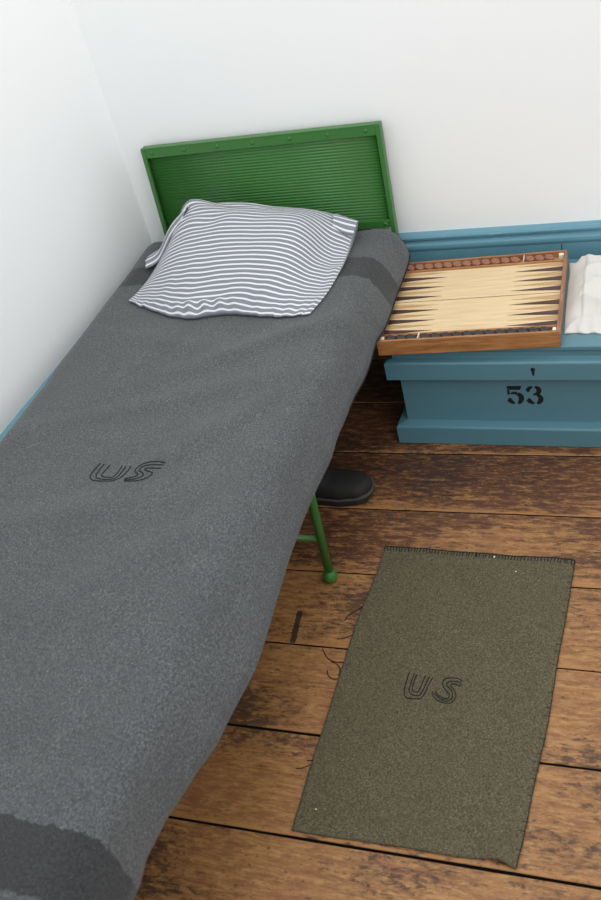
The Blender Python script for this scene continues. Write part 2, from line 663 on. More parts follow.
for x in (0.113, 0.212, 0.311, 0.413, 0.517, 0.621, 0.722):
    bm = bmesh.new()
    bmesh.ops.create_uvsphere(bm, u_segments=14, v_segments=8, radius=0.0055)
    bmesh.ops.scale(bm, verts=bm.verts, vec=(1, 0.6, 1))
    bmesh.ops.translate(bm, verts=bm.verts, vec=(x, hy(0.655) - 0.006, 0.655))
    part('rivet', bm, M_green, smooth=True)
for x in (0.113, 0.424, 0.735):
    bm = bmesh.new()
    bmesh.ops.create_uvsphere(bm, u_segments=14, v_segments=8, radius=0.005)
    bmesh.ops.scale(bm, verts=bm.verts, vec=(1, 0.6, 1))
    bmesh.ops.translate(bm, verts=bm.verts, vec=(x, hy(0.408) - 0.006, 0.408))
    part('rivet', bm, M_green, smooth=True)

# bed frame under the blanket
bm = bmesh.new()
for x in (0.105, 0.735):
    add_box(bm, x - 0.014, x + 0.014, -2.06, -0.075, 0.325, 0.35)
for y in (-2.06, -0.10):
    add_box(bm, 0.105, 0.735, y, y + 0.02, 0.325, 0.35)
part('bed_frame', bm, M_green, bev=0.003)
bm = bmesh.new()
add_box(bm, 0.11, 0.725, -2.05, -0.09, 0.351, 0.406)
mt = part('mattress', bm, M_mattress)
bevel_mod(mt, 0.015, 3)
for y in (-0.12, -0.955, -1.95):
    for x in (0.092, 0.757):
        s = -1 if x < 0.4 else 1
        bm = bmesh.new()
        add_tube(bm, [(x, y, 0.02), (x + s * 0.008, y, 0.29), (x + s * 0.004, y, 0.31), (x - s * 0.018, y, 0.338)], 0.0095, 12)
        leg = part('leg', bm, M_green, smooth=True)
        bm = bmesh.new()
        add_lathe(bm, [(0.006, 0.001), (0.013, 0.003), (0.0165, 0.010), (0.0165, 0.017), (0.013, 0.025), (0.0095, 0.030), (0.0085, 0.036)], (x, y, 0), 20)
        bmesh.ops.translate(bm, verts=bm.verts, vec=inv)
        ft = mesh_bm('foot', bm, M_green, leg, True)
    bm = bmesh.new()
    add_tube(bm, [(0.092, y, 0.125), (0.757, y, 0.125)], 0.006, 10)
    part('cross_brace', bm, M_green, smooth=True)

# ------------------------------------------------------------------ blanket
Y0, Y1 = -0.082, -2.13      # head edge, foot end
HEMX = [(-2.13, 0.790), (-1.84, 0.792), (-1.80, 0.786), (-1.745, 0.790), (-1.67, 0.804), (-1.60, 0.820), (-1.45, 0.830), (-1.30, 0.818), (-1.17, 0.806),
        (-1.07, 0.800), (-0.91, 0.806), (-0.82, 0.800), (-0.70, 0.797), (-0.62, 0.804), (-0.50, 0.806), (-0.45, 0.812), (-0.26, 0.806), (-0.14, 0.806), (-0.105, 0.804), (-0.08, 0.796)]
HEMZ = [(-2.13, 0.29), (-1.9, 0.30), (-1.6, 0.305), (-1.2, 0.305), (-0.7, 0.307), (-0.58, 0.312), (-0.50, 0.3275), (-0.25, 0.3295), (-0.12, 0.345), (-0.08, 0.355)]
LEFTX = [(-2.13, 0.092), (-1.0, 0.081), (-0.8, 0.076), (-0.66, 0.065), (-0.3, 0.052), (-0.08, 0.036)]


def top_z(x, y):
    z = 0.4205
    z += 0.0035 * nz(x * 3.1, y * 2.3, 4.0) + 0.0028 * nz(x * 5 + y * 3.0, y * 6 - x * 2, 9.0)
    # long slack folds running from the right edge toward the head-left, as the wool lies
    for (px, py, ang, wd, h, ln) in ((0.62, -0.62, 0.55, 0.030, 0.0050, 0.26), (0.60, -0.95, 0.9, 0.035, 0.0040, 0.22),
                                     (0.33, -0.62, -0.25, 0.035, 0.0035, 0.25), (0.42, -0.86, 0.35, 0.030, 0.0030, 0.3),
                                     (0.62, -1.30, 0.7, 0.04, 0.0035, 0.25), (0.30, -1.25, 0.3, 0.05, 0.0035, 0.3)):
        dx, dy = x - px, y - py
        a = dx * math.cos(ang) + dy * math.sin(ang)
        b = -dx * math.sin(ang) + dy * math.cos(ang)
        z += 1.7 * h * math.exp(-(b / wd) ** 2 - (a / ln) ** 2)
    # gentle sag in the middle of the cot
    z -= 0.006 * math.exp(-((x - 0.42) / 0.2) ** 2) * smooth((-0.1 - y) / 0.3)
    return z


def section(y):
    hx, hz, lx = interp(y, HEMX), interp(y, HEMZ), interp(y, LEFTX)
    hx += 0.003 * nz(y * 9, 3.3)
    edge = smooth((Y0 - y) / 0.035)        # rounding over at the head
    foot = smooth((y - Y1) / 0.06)
    drop = -(1 - edge) * 0.022 - (1 - foot) * 0.06
    P = [(lx - 0.004, 0.10), (lx - 0.003, 0.20), (lx - 0.002, 0.30), (lx, 0.375), (lx + 0.002, 0.395), (lx + 0.010, 0.409), (lx + 0.03, top_z(lx + 0.03, y) - 0.001)]  # unseen left side hangs low, added to block light under the bed
    n = 52
    xr = 0.735
    for i in range(1, n):
        x = lx + 0.03 + (xr - lx - 0.03) * i / n
        P.append((x, top_z(x, y)))
    zr = top_z(xr, y)
    wv = 0.003 * nz(y * 7, 8.1)
    P += [(xr, zr - 0.001), (xr + 0.018, zr - 0.0045), (xr + 0.032, zr - 0.013), (xr + 0.041 + wv, zr - 0.027)]
    a = P[-1]
    for t in (0.25, 0.5, 0.75, 1.0):
        P.append((a[0] + (hx - a[0]) * (t ** 0.8), a[1] + (hz - a[1]) * t))
    return [(x, z + drop * (1 if i < len(P) - 4 else 0.5)) for i, (x, z) in enumerate(P)]


ys = []
y = Y0
while y > Y1 - 1e-6:
    ys.append(y)
    y -= 0.006 if y > Y0 - 0.05 or y < Y1 + 0.08 else 0.014
for q in range(1, 8):
    ys.append(Y1 - 0.004 - 0.004 * q)
bm = bmesh.new()
uvl = bm.loops.layers.uv.new('UVMap')
grid = []
for y in ys:
    sec = section(max(min(y, Y0), Y1))
    row = []
    acc = 0
    for j, (x, z) in enumerate(sec):
        # the head edge is not cut quite straight
        yy = y + (0.010 * nz(x * 6, 2.2) + 0.020 * (1 - smooth((x - 0.1) / 0.3)) - 0.010 * smooth((x - 0.5) / 0.1) * (1 - smooth((x - 0.66) / 0.06)) - 0.024 * smooth((x - 0.765) / 0.035)) * smooth((y - Y0 + 0.1) / 0.1)
        if j:
            acc += math.hypot(x - sec[j - 1][0], z - sec[j - 1][1])
        if y < Y1:
            z = max(0.08, z - (Y1 - y) * 8.5)  # unseen foot end dropped low, also there to darken the floor underneath
        v = bm.verts.new((x, yy, z))
        row.append((v, acc, -y + 0.012 * math.sin(x * 5.0) - 0.004))
    grid.append(row)
for A, B in zip(grid, grid[1:]):
    for j in range(len(A) - 1):
        f = bm.faces.new((A[j][0], A[j + 1][0], B[j + 1][0], B[j][0]))
        for lp, src in zip(f.loops, (A[j], A[j + 1], B[j + 1], B[j])):
            lp[uvl].uv = (src[1], src[2])
right_edge = [tuple(r[-1][0].co) for r in grid]
head_edge = [tuple(v[0].co) for v in grid[0]]
left_edge = [tuple(r[0][0].co) for r in grid]
me = bpy.data.meshes.new('wool_blanket')
bmesh.ops.recalc_face_normals(bm, faces=bm.faces)
bm.to_mesh(me)
bm.free()
blk = link_mesh('wool_blanket', me, M_blanket, None, True)
tag(blk, 'grey wool blanket with dark end bars and stitched US, spread over the green cot', 'blanket')
md = blk.modifiers.new('thick', 'SOLIDIFY')
md.thickness = 0.0045
md.offset = 0 if True else 1

BED_US = [
    [(0.384, -1.07), (0.38, -1.086), (0.379, -1.105), (0.384, -1.117), (0.394, -1.123), (0.413, -1.125), (0.438, -1.125), (0.452, -1.117), (0.459, -1.098), (0.46, -1.08)],
    [(0.393, -1.072), (0.391, -1.093), (0.392, -1.107), (0.397, -1.115), (0.41, -1.119), (0.432, -1.12), (0.444, -1.114), (0.447, -1.096), (0.447, -1.078)],
    [(0.408, -1.075), (0.405, -1.095), (0.404, -1.106), (0.414, -1.112), (0.431, -1.113), (0.437, -1.103), (0.438, -1.086), (0.437, -1.077)],
    [(0.537, -1.073), (0.512, -1.07), (0.492, -1.072), (0.481, -1.08), (0.476, -1.09), (0.479, -1.099), (0.489, -1.107), (0.486, -1.113), (0.476, -1.117), (0.465, -1.120)],
    [(0.534, -1.08), (0.513, -1.079), (0.496, -1.081), (0.487, -1.087), (0.487, -1.096), (0.498, -1.103), (0.502, -1.111), (0.494, -1.118), (0.482, -1.1225), (0.466, -1.1235)],
    [(0.533, -1.089), (0.514, -1.0895), (0.502, -1.089), (0.498, -1.093), (0.505, -1.097), (0.519, -1.102), (0.517, -1.113), (0.505, -1.122), (0.488, -1.127), (0.468, -1.127)]]
bm = bmesh.new()
for st in BED_US:
    ribbon(bm, [(a - 0.002, b + 0.003) for a, b in st], 0.0034, lambda x, y: top_z(x, y) + 0.0021, 0.0012)
mesh_bm('stitched_lettering', bm, M_thread, blk)


def blanket_stitch(bm, edge, step, size, r, inward):
    acc = 0
    for a, b in zip(edge, edge[1:]):
        a, b = Vector(a), Vector(b)
        acc += (b - a).length
        if acc >= step:
            acc = 0
            add_tube(bm, [b, b + inward(b) * size], r, 5)


bm = bmesh.new()
re = [p for p in right_edge if p[1] > -0.75]
add_tube(bm, re, 0.0034, 7)
add_tube(bm, head_edge[1:], 0.0027, 7)
mesh_bm('edge_stitching', bm, M_darkedge, blk, True)

# ------------------------------------------------------------------ pillow
# control net of the upper surface, rows from the front edge to the back edge (x, y, z)
PN = [
    [(0.147, -0.432, 0.427), (0.215, -0.470, 0.427), (0.330, -0.524, 0.427), (0.455, -0.513, 0.429), (0.560, -0.532, 0.427), (0.630, -0.537, 0.427), (0.672, -0.535, 0.427)],
    [(0.160, -0.395, 0.432), (0.240, -0.425, 0.454), (0.345, -0.455, 0.466), (0.465, -0.450, 0.470), (0.560, -0.460, 0.466), (0.638, -0.455, 0.437), (0.688, -0.445, 0.428)],
    [(0.165, -0.330, 0.436), (0.245, -0.340, 0.490), (0.355, -0.345, 0.512), (0.475, -0.345, 0.512), (0.575, -0.350, 0.500), (0.645, -0.345, 0.446), (0.693, -0.330, 0.431)],
    [(0.165, -0.240, 0.446), (0.245, -0.240, 0.530), (0.360, -0.240, 0.546), (0.485, -0.240, 0.538), (0.580, -0.235, 0.520), (0.645, -0.240, 0.461), (0.690, -0.240, 0.438)],
    [(0.175, -0.165, 0.462), (0.245, -0.155, 0.549), (0.360, -0.155, 0.543), (0.480, -0.155, 0.524), (0.580, -0.150, 0.505), (0.640, -0.155, 0.478), (0.684, -0.160, 0.455)],
    [(0.170, -0.105, 0.456), (0.250, -0.090, 0.510), (0.360, -0.085, 0.500), (0.480, -0.085, 0.485), (0.580, -0.085, 0.468), (0.640, -0.092, 0.455), (0.676, -0.100, 0.442)]]


def cr(a, b, c, d, t):
    return 0.5 * ((2 * b) + (c - a) * t + (2 * a - 5 * b + 4 * c - d) * t * t + (3 * b - 3 * c + d - a) * t ** 3)


def net(P, u, v):
    nv, nu = len(P), len(P[0])
    fu, fv = u * (nu - 1), v * (nv - 1)
    iu, iv = min(int(fu), nu - 2), min(int(fv), nv - 2)
    tu, tv = fu - iu, fv - iv

    def g(r, c):
        def h(r_, c_):
            if c_ < 0:
                return 2 * Vector(P[r_][0]) - Vector(P[r_][1])
            if c_ >= nu:
                return 2 * Vector(P[r_][-1]) - Vector(P[r_][-2])
            return Vector(P[r_][c_])
        if r < 0:
            return 2 * h(0, c) - h(1, c)
        if r >= nv:
            return 2 * h(nv - 1, c) - h(nv - 2, c)
        return h(r, c)
    cols = [cr(*[g(iv + k, iu + j) for k in (-1, 0, 1, 2)], tv) for j in (-1, 0, 1, 2)]
    return cr(*cols, tu)


pil = thing('pillow', (0.42, -0.31, 0.424), 'blue-grey and white striped ticking pillow at the head of the grey blanket', 'pillow')
pinv = Vector((-0.42, 0.31, -0.424))
bm = bmesh.new()
uvl = bm.loops.layers.uv.new('UVMap')
NU, NV = 130, 110
rows = []


def sstep(t):
    return 0.5 - 0.5 * math.cos(math.pi * t)


for j in range(NV + 1):
    v = j / NV
    row = []
    for i in range(NU + 1):
        u = i / NU
        p = net(PN, u, v)
        # puckers along the seams and a few folds near the top left corner
        eu = min(u, 1 - u)
        ev = min(v, 1 - v)
        e = math.exp(-min(eu * 9, ev * 9))
        win = smooth(eu / 0.04) * smooth(ev / 0.05)
        wr = 0.0085 * nz(u * 16, v * 5, 1.0) * math.exp(-v * 4) + 0.006 * nz(u * 5, v * 14, 5.0) * math.exp(-(1 - u) * 6)
        wr += 0.0035 * nz(u * 5, v * 6, 2.0)
        wr += 0.013 * nz(u * 6 + v * 7, v * 11 - u * 6, 7.0) * math.exp(-((u - 0.25) / 0.22) ** 2 - ((v - 0.75) / 0.25) ** 2)
        # one long fold falling from the top left to the side
        d = (v - 0.80) - (u - 0.1) * 0.15
        wr += 0.010 * math.exp(-(d / 0.035) ** 2) * math.exp(-((u - 0.10) / 0.13) ** 2)
        wr -= 0.010 * math.exp(-((d + 0.065) / 0.03) ** 2) * math.exp(-((u - 0.10) / 0.13) ** 2)
        p.z += wr * win
        # front seam rises in a small arch
        if v < 0.12:
            k_ = (1 - v / 0.12)
            p.y += k_ * (0.007 * nz(u * 14, 3.0) + 0.004 * nz(u * 38, 6.0))
            p.z += k_ * v / 0.12 * 4 * max(0, 0.006 * math.exp(-((u - 0.40) / 0.10) ** 2) * (1 + math.sin(u * 120 + v * 30)))
        row.append(p)
    rows.append(row)
# arc length down the middle for an even stripe pitch
vv = [0]
for j in range(1, NV + 1):
    vv.append(vv[-1] + sum((rows[j][i] - rows[j - 1][i]).length for i in (30, 50, 70, 90)) / 4)
T = [[bm.verts.new(p + pinv) for p in r] for r in rows]
Bv = []
for j in range(NV + 1):
    r = []
    for i in range(NU + 1):
        if i in (0, NU) or j in (0, NV):
            r.append(T[j][i])
        else:
            p = rows[j][i]
            r.append(bm.verts.new(Vector((p.x, p.y, top_z(p.x, p.y) + 0.0045 + 0.1 * max(0, p.z - 0.45) * 0)) + pinv))
    Bv.append(r)
for j in range(NV):
    for i in range(NU):
        f = bm.faces.new((T[j][i], T[j][i + 1], T[j + 1][i + 1], T[j + 1][i]))
        for lp, (a, b) in zip(f.loops, ((j, i), (j, i + 1), (j + 1, i + 1), (j + 1, i))):
            skew = 0.02 * (b / NU - 0.5) * 0
            lp[uvl].uv = (b / NU * 0.55, vv[a] + skew)
        try:
            f = bm.faces.new((Bv[j][i], Bv[j + 1][i], Bv[j + 1][i + 1], Bv[j][i + 1]))
            for lp, (a, b) in zip(f.loops, ((j, i), (j + 1, i), (j + 1, i + 1), (j, i + 1))):
                lp[uvl].uv = (b / NU * 0.55, -vv[a])
        except ValueError:
            pass
mesh_bm('pillow_body', bm, M_tick, pil, True)


def cloth_patch(name, pts_rows, parent, invv, uvf, mat, thick=0.002):
    bm = bmesh.new()
    ul = bm.loops.layers.uv.new('UVMap')
    n1, n2 = 26, 16
    G = [[net(pts_rows, i / n1, j / n2) for i in range(n1 + 1)] for j in range(n2 + 1)]
    V = [[bm.verts.new(p + invv) for p in r] for r in G]
    for j in range(n2):
        for i in range(n1):
            f = bm.faces.new((V[j][i], V[j][i + 1], V[j + 1][i + 1], V[j + 1][i]))
            for lp, (a, b) in zip(f.loops, ((j, i), (j, i + 1), (j + 1, i + 1), (j + 1, i))):
                lp[uvl_get(ul)].uv = uvf(b / n1, a / n2)
    o = mesh_bm(name, bm, mat, parent, True)
    md = o.modifiers.new('thick', 'SOLIDIFY')
    md.thickness = thick
    return o


def uvl_get(l):
    return l


# loose open end of the pillowcase, folded out past the left side
cloth_patch('case_flap', [
    [(0.128, -0.278, 0.434), (0.165, -0.262, 0.447), (0.205, -0.240, 0.497), (0.245, -0.225, 0.536)],
    [(0.113, -0.240, 0.440), (0.150, -0.222, 0.456), (0.195, -0.200, 0.514), (0.250, -0.190, 0.556)],
    [(0.108, -0.205, 0.436), (0.148, -0.180, 0.452), (0.195, -0.165, 0.508), (0.255, -0.160, 0.552)]],
    pil, pinv, lambda u, v: (u * 0.1, v * 0.05), M_tick)
# turned corner at the top right
cloth_patch('case_corner', [
    [(0.640, -0.190, 0.474), (0.668, -0.200, 0.462), (0.694, -0.205, 0.456)],
    [(0.636, -0.160, 0.490), (0.668, -0.165, 0.482), (0.700, -0.170, 0.474)],
    [(0.636, -0.135, 0.484), (0.666, -0.140, 0.474), (0.696, -0.145, 0.464)]],
    pil, pinv, lambda u, v: (u * 0.1, v * 0.07), M_tick)

# ------------------------------------------------------------------ foot locker
CR = math.radians(-1.05)
chest = thing('foot_locker', (0.80, -0.4655, 0), 'blue painted wooden chest stencilled 53, standing against the baseboard', 'chest', CR)
CW, CD = 0.705, 0.420
loop_profile('base_moulding', (0, CW, 0, CD), [(0.0, 0.001), (0.0, 0.049), (0.002, 0.053), (0.024, 0.058), (0.030, 0.058), (0.030, 0.001)], M_chest, chest)
box('body_panel', 0.025, CW - 0.025, 0.025, CD - 0.025, 0.004, 0.262, M_chest, chest, 0.0015)
loop_profile('top_moulding', (0, CW, 0, CD), [(0.024, 0.194), (0.0, 0.194), (0.0, 0.239), (0.003, 0.243), (0.018, 0.247), (0.018, 0.262), (0.026, 0.262)], M_chest, chest)
lid = box('lid', 0.012, CW - 0.012, 0.012, CD - 0.004, 0.2655, 0.278, M_chest, chest, 0.003, 3)
# keyhole
bm = bmesh.new()
kx, kz = 0.353, 0.224
ring = [(kx + 0.0052 * math.cos(a), kz + 0.0052 * math.sin(a)) for a in [math.radians(-50 + 280 * i / 14) for i in range(15)]]
ring = [(x, z) for x, z in ring] + [(kx - 0.0022, kz - 0.016), (kx + 0.0022, kz - 0.016)]
F1 = [bm.verts.new((x, -0.0007, z)) for x, z in ring]
F2 = [bm.verts.new((x, 0.003, z)) for x, z in ring]
bm.faces.new(F1)
for i in range(len(ring)):
    bm.faces.new((F1[i], F1[(i + 1) % len(ring)], F2[(i + 1) % len(ring)], F2[i]))
mesh_bm('keyhole', bm, M_hole, chest)


# stencilled digits: stroke outlines drawn in a 1 x 1.3 cell, painted on the front panel
def poly_digit(bm, polys, x0, z0, sx, sz, y):
    for pl in polys:
        pts = [(x0 + a * sx, z0 + b * sz) for a, b in pl]
        F1 = [bm.verts.new((x, y - 0.0006, z)) for x, z in pts]
        F2 = [bm.verts.new((x, y + 0.001, z)) for x, z in pts]
        bm.faces.new(F1)
        for i in range(len(pts)):
            bm.faces.new((F1[i], F1[(i + 1) % len(pts)], F2[(i + 1) % len(pts)], F2[i]))


def band(points):
    """variable width stroke: (x, y, width) -> closed polygon"""
    C_ = catmull([(p[0], p[1], p[2]) for p in points], 6)
    L, Rr = [], []
    for i, p in enumerate(C_):
        a, b = C_[max(i - 1, 0)], C_[min(i + 1, len(C_) - 1)]
        t = Vector((b.x - a.x, b.y - a.y, 0)).normalized()
        n_ = Vector((-t.y, t.x, 0))
        L.append((p.x + n_.x * p.z / 2, p.y + n_.y * p.z / 2))
        Rr.append((p.x - n_.x * p.z / 2, p.y - n_.y * p.z / 2))
    return L + Rr[::-1]


five = [
    [(0.06, 1.0), (0.88, 1.0), (0.86, 0.90), (0.78, 0.79), (0.22, 0.79), (0.22, 0.80), (0.20, 0.83), (0.06, 0.83)],    # top bar
    [(0.06, 0.80), (0.20, 0.80), (0.18, 0.53), (0.06, 0.50)],                                        # short stem
    band([(0.22, 0.58, 0.05), (0.36, 0.61, 0.12), (0.50, 0.61, 0.16), (0.60, 0.58, 0.20)]),           # bowl top
    band([(0.62, 0.57, 0.18), (0.80, 0.44, 0.28), (0.82, 0.28, 0.30), (0.72, 0.10, 0.20), (0.60, 0.03, 0.10)]),
    band([(0.07, 0.26, 0.22), (0.16, 0.20, 0.26), (0.28, 0.10, 0.20), (0.42, 0.03, 0.10)])]
three = [
    band([(0.06, 0.74, 0.16), (0.14, 0.78, 0.22), (0.22, 0.88, 0.18), (0.40, 0.97, 0.10)]),
    band([(0.54, 0.96, 0.10), (0.68, 0.89, 0.22), (0.76, 0.76, 0.28), (0.68, 0.62, 0.22), (0.52, 0.54, 0.12), (0.42, 0.53, 0.10)]),
    band([(0.60, 0.53, 0.10), (0.76, 0.42, 0.22), (0.82, 0.28, 0.30), (0.72, 0.10, 0.22), (0.58, 0.03, 0.10)]),
    band([(0.44, 0.03, 0.10), (0.28, 0.09, 0.18), (0.16, 0.19, 0.26), (0.08, 0.27, 0.20)])]
for nm, dg, x0 in (('stencilled_five', five, 0.2805), ('stencilled_three', three, 0.3260)):
    bm = bmesh.new()
    poly_digit(bm, dg, x0, 0.109, 0.0415, 0.0515, 0.025)
    mesh_bm(nm, bm, M_black, chest)

# ------------------------------------------------------------------ backgammon board
BW, BD, BH = 0.418, 0.380, 0.040
BR = math.radians(3.1)
BO = Vector((0.800, -0.486, 0.2785))
board = thing('backgammon_board', BO, 'wooden backgammon tray with pale field and dark points, lying on the blue chest', 'board game', BR)
ft = 0.0070
bm = bmesh.new()
add_box(bm, ft, BW - ft, ft, BD - ft, 0.0005, 0.0245)
fieldbase = mesh_bm('tray_bottom', bm, M_ltpoint, board)


def mitred(name, pts, z0, z1, mat):
    bm = bmesh.new()
    A = [bm.verts.new((x, y, z0)) for x, y in pts]
    B = [bm.verts.new((x, y, z1)) for x, y in pts]
    bm.faces.new(A)
    bm.faces.new(B)
    for i in range(4):
        bm.faces.new((A[i], A[(i + 1) % 4], B[(i + 1) % 4], B[i]))
    o = mesh_bm(name, bm, mat, board)
    bevel_mod(o, 0.0012, 2)
    return o


e = 0.0002
mitred('frame_rail', [(0, 0), (BW, 0), (BW - ft, ft), (ft, ft)], 0, BH, M_frame)
mitred('frame_rail', [(0, BD), (ft, BD - ft), (BW - ft, BD - ft), (BW, BD)], 0, BH, M_frame)
mitred('frame_rail', [(0, 0), (ft, ft), (ft, BD - ft), (0, BD)], 0, BH, M_frame2)
mitred('frame_rail', [(BW, 0), (BW, BD), (BW - ft, BD - ft), (BW - ft, ft)], 0, BH, M_frame2)
TR = 0.0265                        # trough width
ZF = 0.0300                         # height of playing field
for y0 in (ft + TR, BD - ft - TR - 0.008):
    o = box('trough_rail', ft, BW - ft, y0, y0 + 0.008, 0.018, 0.0335, M_frame, board, 0.001)
FY0, FY1 = ft + TR + 0.008, BD - ft - TR - 0.008
box('playing_field', ft, BW - ft, FY0, FY1, 0.018, ZF, M_maple, board, 0)
# points: six dark and six tan on each side, on either side of a centre strip
fh = FY1 - FY0
cg = 0.018
pw = (fh - cg) / 12
PL = 0.118
for side in (0, 1):
    for kx_ in range(12):
        y0 = FY0 + kx_ * pw + (cg if kx_ >= 6 else 0)
        y1 = y0 + pw
        darkp = (kx_ % 2 == 0) if side == 0 else (kx_ % 2 == 1)
        if side == 1:
            darkp = (kx_ % 2 == 0)
        ln = PL if darkp else PL * 0.97
        xa, xb = (ft + 0.0005, ft + ln) if side == 0 else (BW - ft - 0.0005, BW - ft - ln)
        ins = pw * 0.02
        bm = bmesh.new()
        lo = [bm.verts.new(q) for q in ((xa, y0 + ins, ZF - 0.001), (xa, y1 - ins, ZF - 0.001), (xb, (y0 + y1) / 2, ZF - 0.001))]
        hi = [bm.verts.new(q) for q in ((xa, y0 + ins, ZF + 0.0004), (xa, y1 - ins, ZF + 0.0004), (xb, (y0 + y1) / 2, ZF + 0.0004))]
        bm.faces.new(lo)
        bm.faces.new(hi)
        for q in range(3):
            bm.faces.new((lo[q], lo[(q + 1) % 3], hi[(q + 1) % 3], hi[q]))
        mesh_bm('dark_point' if darkp else 'tan_point', bm, M_dkpoint if darkp else M_ltpoint, board)
box('centre_line', ft, BW - ft, (FY0 + FY1) / 2 - 0.0009, (FY0 + FY1) / 2 + 0.0009, ZF - 0.001, ZF + 0.0004, M_line, board, 0)
for (x, y) in ((ft + 0.001, ft + 0.004), (BW - ft - 0.009, ft + 0.004), (BW - ft - 0.013, BD - ft - 0.016)):
    box('corner_block', x, x + 0.008 if y < 0.1 else x + 0.012, y, y + 0.012, 0.0247, 0.0385, M_ivory, board, 0.001)
for y0 in (ft + 0.0005, BD - ft - TR + 0.0005):
    xd = 0.096 if y0 < 0.1 else 0.312
    box('trough_divider', xd, xd + 0.002, y0, y0 + TR - 0.001, 0.0247, 0.0385, M_ivory, board, 0)

# checkers lie shingled in the troughs; separate things on the tray
chk_me = bpy.data.meshes.new('checker')
bm = bmesh.new()
add_lathe(bm, [(0.0095, -0.0042), (0.0119, -0.0034), (0.0123, 0.0), (0.0119, 0.0034), (0.0098, 0.0042), (0.0085, 0.0032), (0.002, 0.0030)], (0, 0, 0), 28)
bmesh.ops.recalc_face_normals(bm, faces=bm.faces)
bm.to_mesh(chk_me)
bm.free()
for p in chk_me.polygons:
    p.use_smooth = False
chk_red = chk_me.copy()
chk_me.materials.append(M_chk_dark)
chk_red.materials.append(M_chk_red)
Mb = Matrix.Translation(BO) @ Matrix.Rotation(BR, 4, 'Z')


def checkers(me_, spots, yy, label, group):
    first = None
    ORD = ['first', 'second', 'third', 'fourth', 'fifth', 'sixth', 'seventh', 'eighth', 'ninth', 'tenth', 'eleventh', 'twelfth', 'thirteenth', 'fourteenth', 'fifteenth']
    for qi, x in enumerate(spots):
        o = bpy.data.objects.new('checker', me_) if first is None else first.copy()
        COL.objects.link(o)
        first = first or o
        tilt = Matrix.Rotation(math.radians(14), 4, 'Y')
        o.matrix_world = Mb @ Matrix.Translation((x, yy, 0.0247 + 0.0078)) @ tilt
        tag(o, label.replace('#', ORD[qi]), 'game piece', group)


front = [0.0320 + 0.0238 * i for i in range(3)] + [0.1130 + 0.0247 * i for i in range(12)]
checkers(chk_me, front, ft + TR / 2, 'dark brown round checker in the front trough of the backgammon tray, # from the left', 'dark checkers in the front trough')
back = [0.0225 + 0.0244 * i for i in range(12)] + [0.3275 + 0.0236 * i for i in range(3)]
checkers(chk_red, back, BD - ft - TR / 2, 'reddish brown round checker in the back trough of the backgammon tray, # from the left', 'reddish checkers in the back trough')

# ------------------------------------------------------------------ folded white cloth
CT = [(1.222, -0.412), (1.60, -0.425), (1.60, -0.075), (1.206, -0.085)]
bm = bmesh.new()
NX, NY = 130, 120
cinv = Vector((-1.40, 0.25, -0.278))


def cloth_edge(t, s):
    return 0.004 * math.sin(t * 40 + s) * 0.4 + 0.006 * nz(t * 9, s)


def cpt(u, v, top=True):
    x0 = 1.2195 - 0.018 * v + 0.006 * nz(v * 5, 1.5) * v
    x1 = 1.50
    x = x0 + (x1 - x0) * u
    yf = -0.409 + 0.007 * nz(u * 9, 4.4) - 0.012 * u
    yb = -0.082 + 0.030 * smooth((u - 0.05) / 0.05) - 0.012 * smooth((u - 0.13) / 0.1) + 0.006 * nz(u * 8, 6.6)
    y = yf + (yb - yf) * v
    e_ = min(u * 6, v * 5, (1 - v) * 6, (1 - u) * 5, 1)
    h = 0.020 * smooth(e_ * 0.9 + 0.1) ** 0.6
    r = abs(nz(x * 11 + y * 6, y * 13, 3.0))
    h += 0.013 * (1 - 2.4 * r) * smooth(e_)
    h += 0.004 * nz(x * 28, y * 22 + x * 12, 8.0) * smooth(e_)
    h += 0.006 * smooth((u - 0.12) / 0.03) * smooth(e_)          # second, upper layer of cloth
    h += 0.003 * math.sin(u * 60 + 4 * v) * math.exp(-v * 14)
    return Vector((x, y, 0.2788 + max(0.002, h) if top else 0.2786))


T = [[bm.verts.new(cpt(i / NX, j / NY) + cinv) for i in range(NX + 1)] for j in range(NY + 1)]
Bq = [[bm.verts.new(cpt(i / NX, j / NY, False) + cinv) for i in range(NX + 1)] for j in range(NY + 1)]
for j in range(NY):
    for i in range(NX):
        bm.faces.new((T[j][i], T[j][i + 1], T[j + 1][i + 1], T[j + 1][i]))
        bm.faces.new((Bq[j][i], Bq[j + 1][i], Bq[j + 1][i + 1], Bq[j][i + 1]))
for i in range(NX):
    bm.faces.new((T[0][i], Bq[0][i], Bq[0][i + 1], T[0][i + 1]))
    bm.faces.new((T[NY][i], T[NY][i + 1], Bq[NY][i + 1], Bq[NY][i]))
for j in range(NY):
    bm.faces.new((T[j][0], T[j + 1][0], Bq[j + 1][0], Bq[j][0]))
    bm.faces.new((T[j][NX], Bq[j][NX], Bq[j + 1][NX], T[j + 1][NX]))
cl = mesh_bm('folded_cloth', bm, M_cloth, None, True)
cl.location = (1.40, -0.25, 0.278)
tag(cl, 'crumpled folded white cloth on the blue chest beside the backgammon board', 'cloth')

# ------------------------------------------------------------------ olive mat on the floor
# corners: back left, back right, front right, front left
RC = [Vector((0.854, -0.846, 0)), Vector((1.270, -0.858, 0)), Vector((1.246, -1.556, 0)), Vector((0.857, -1.556, 0))]


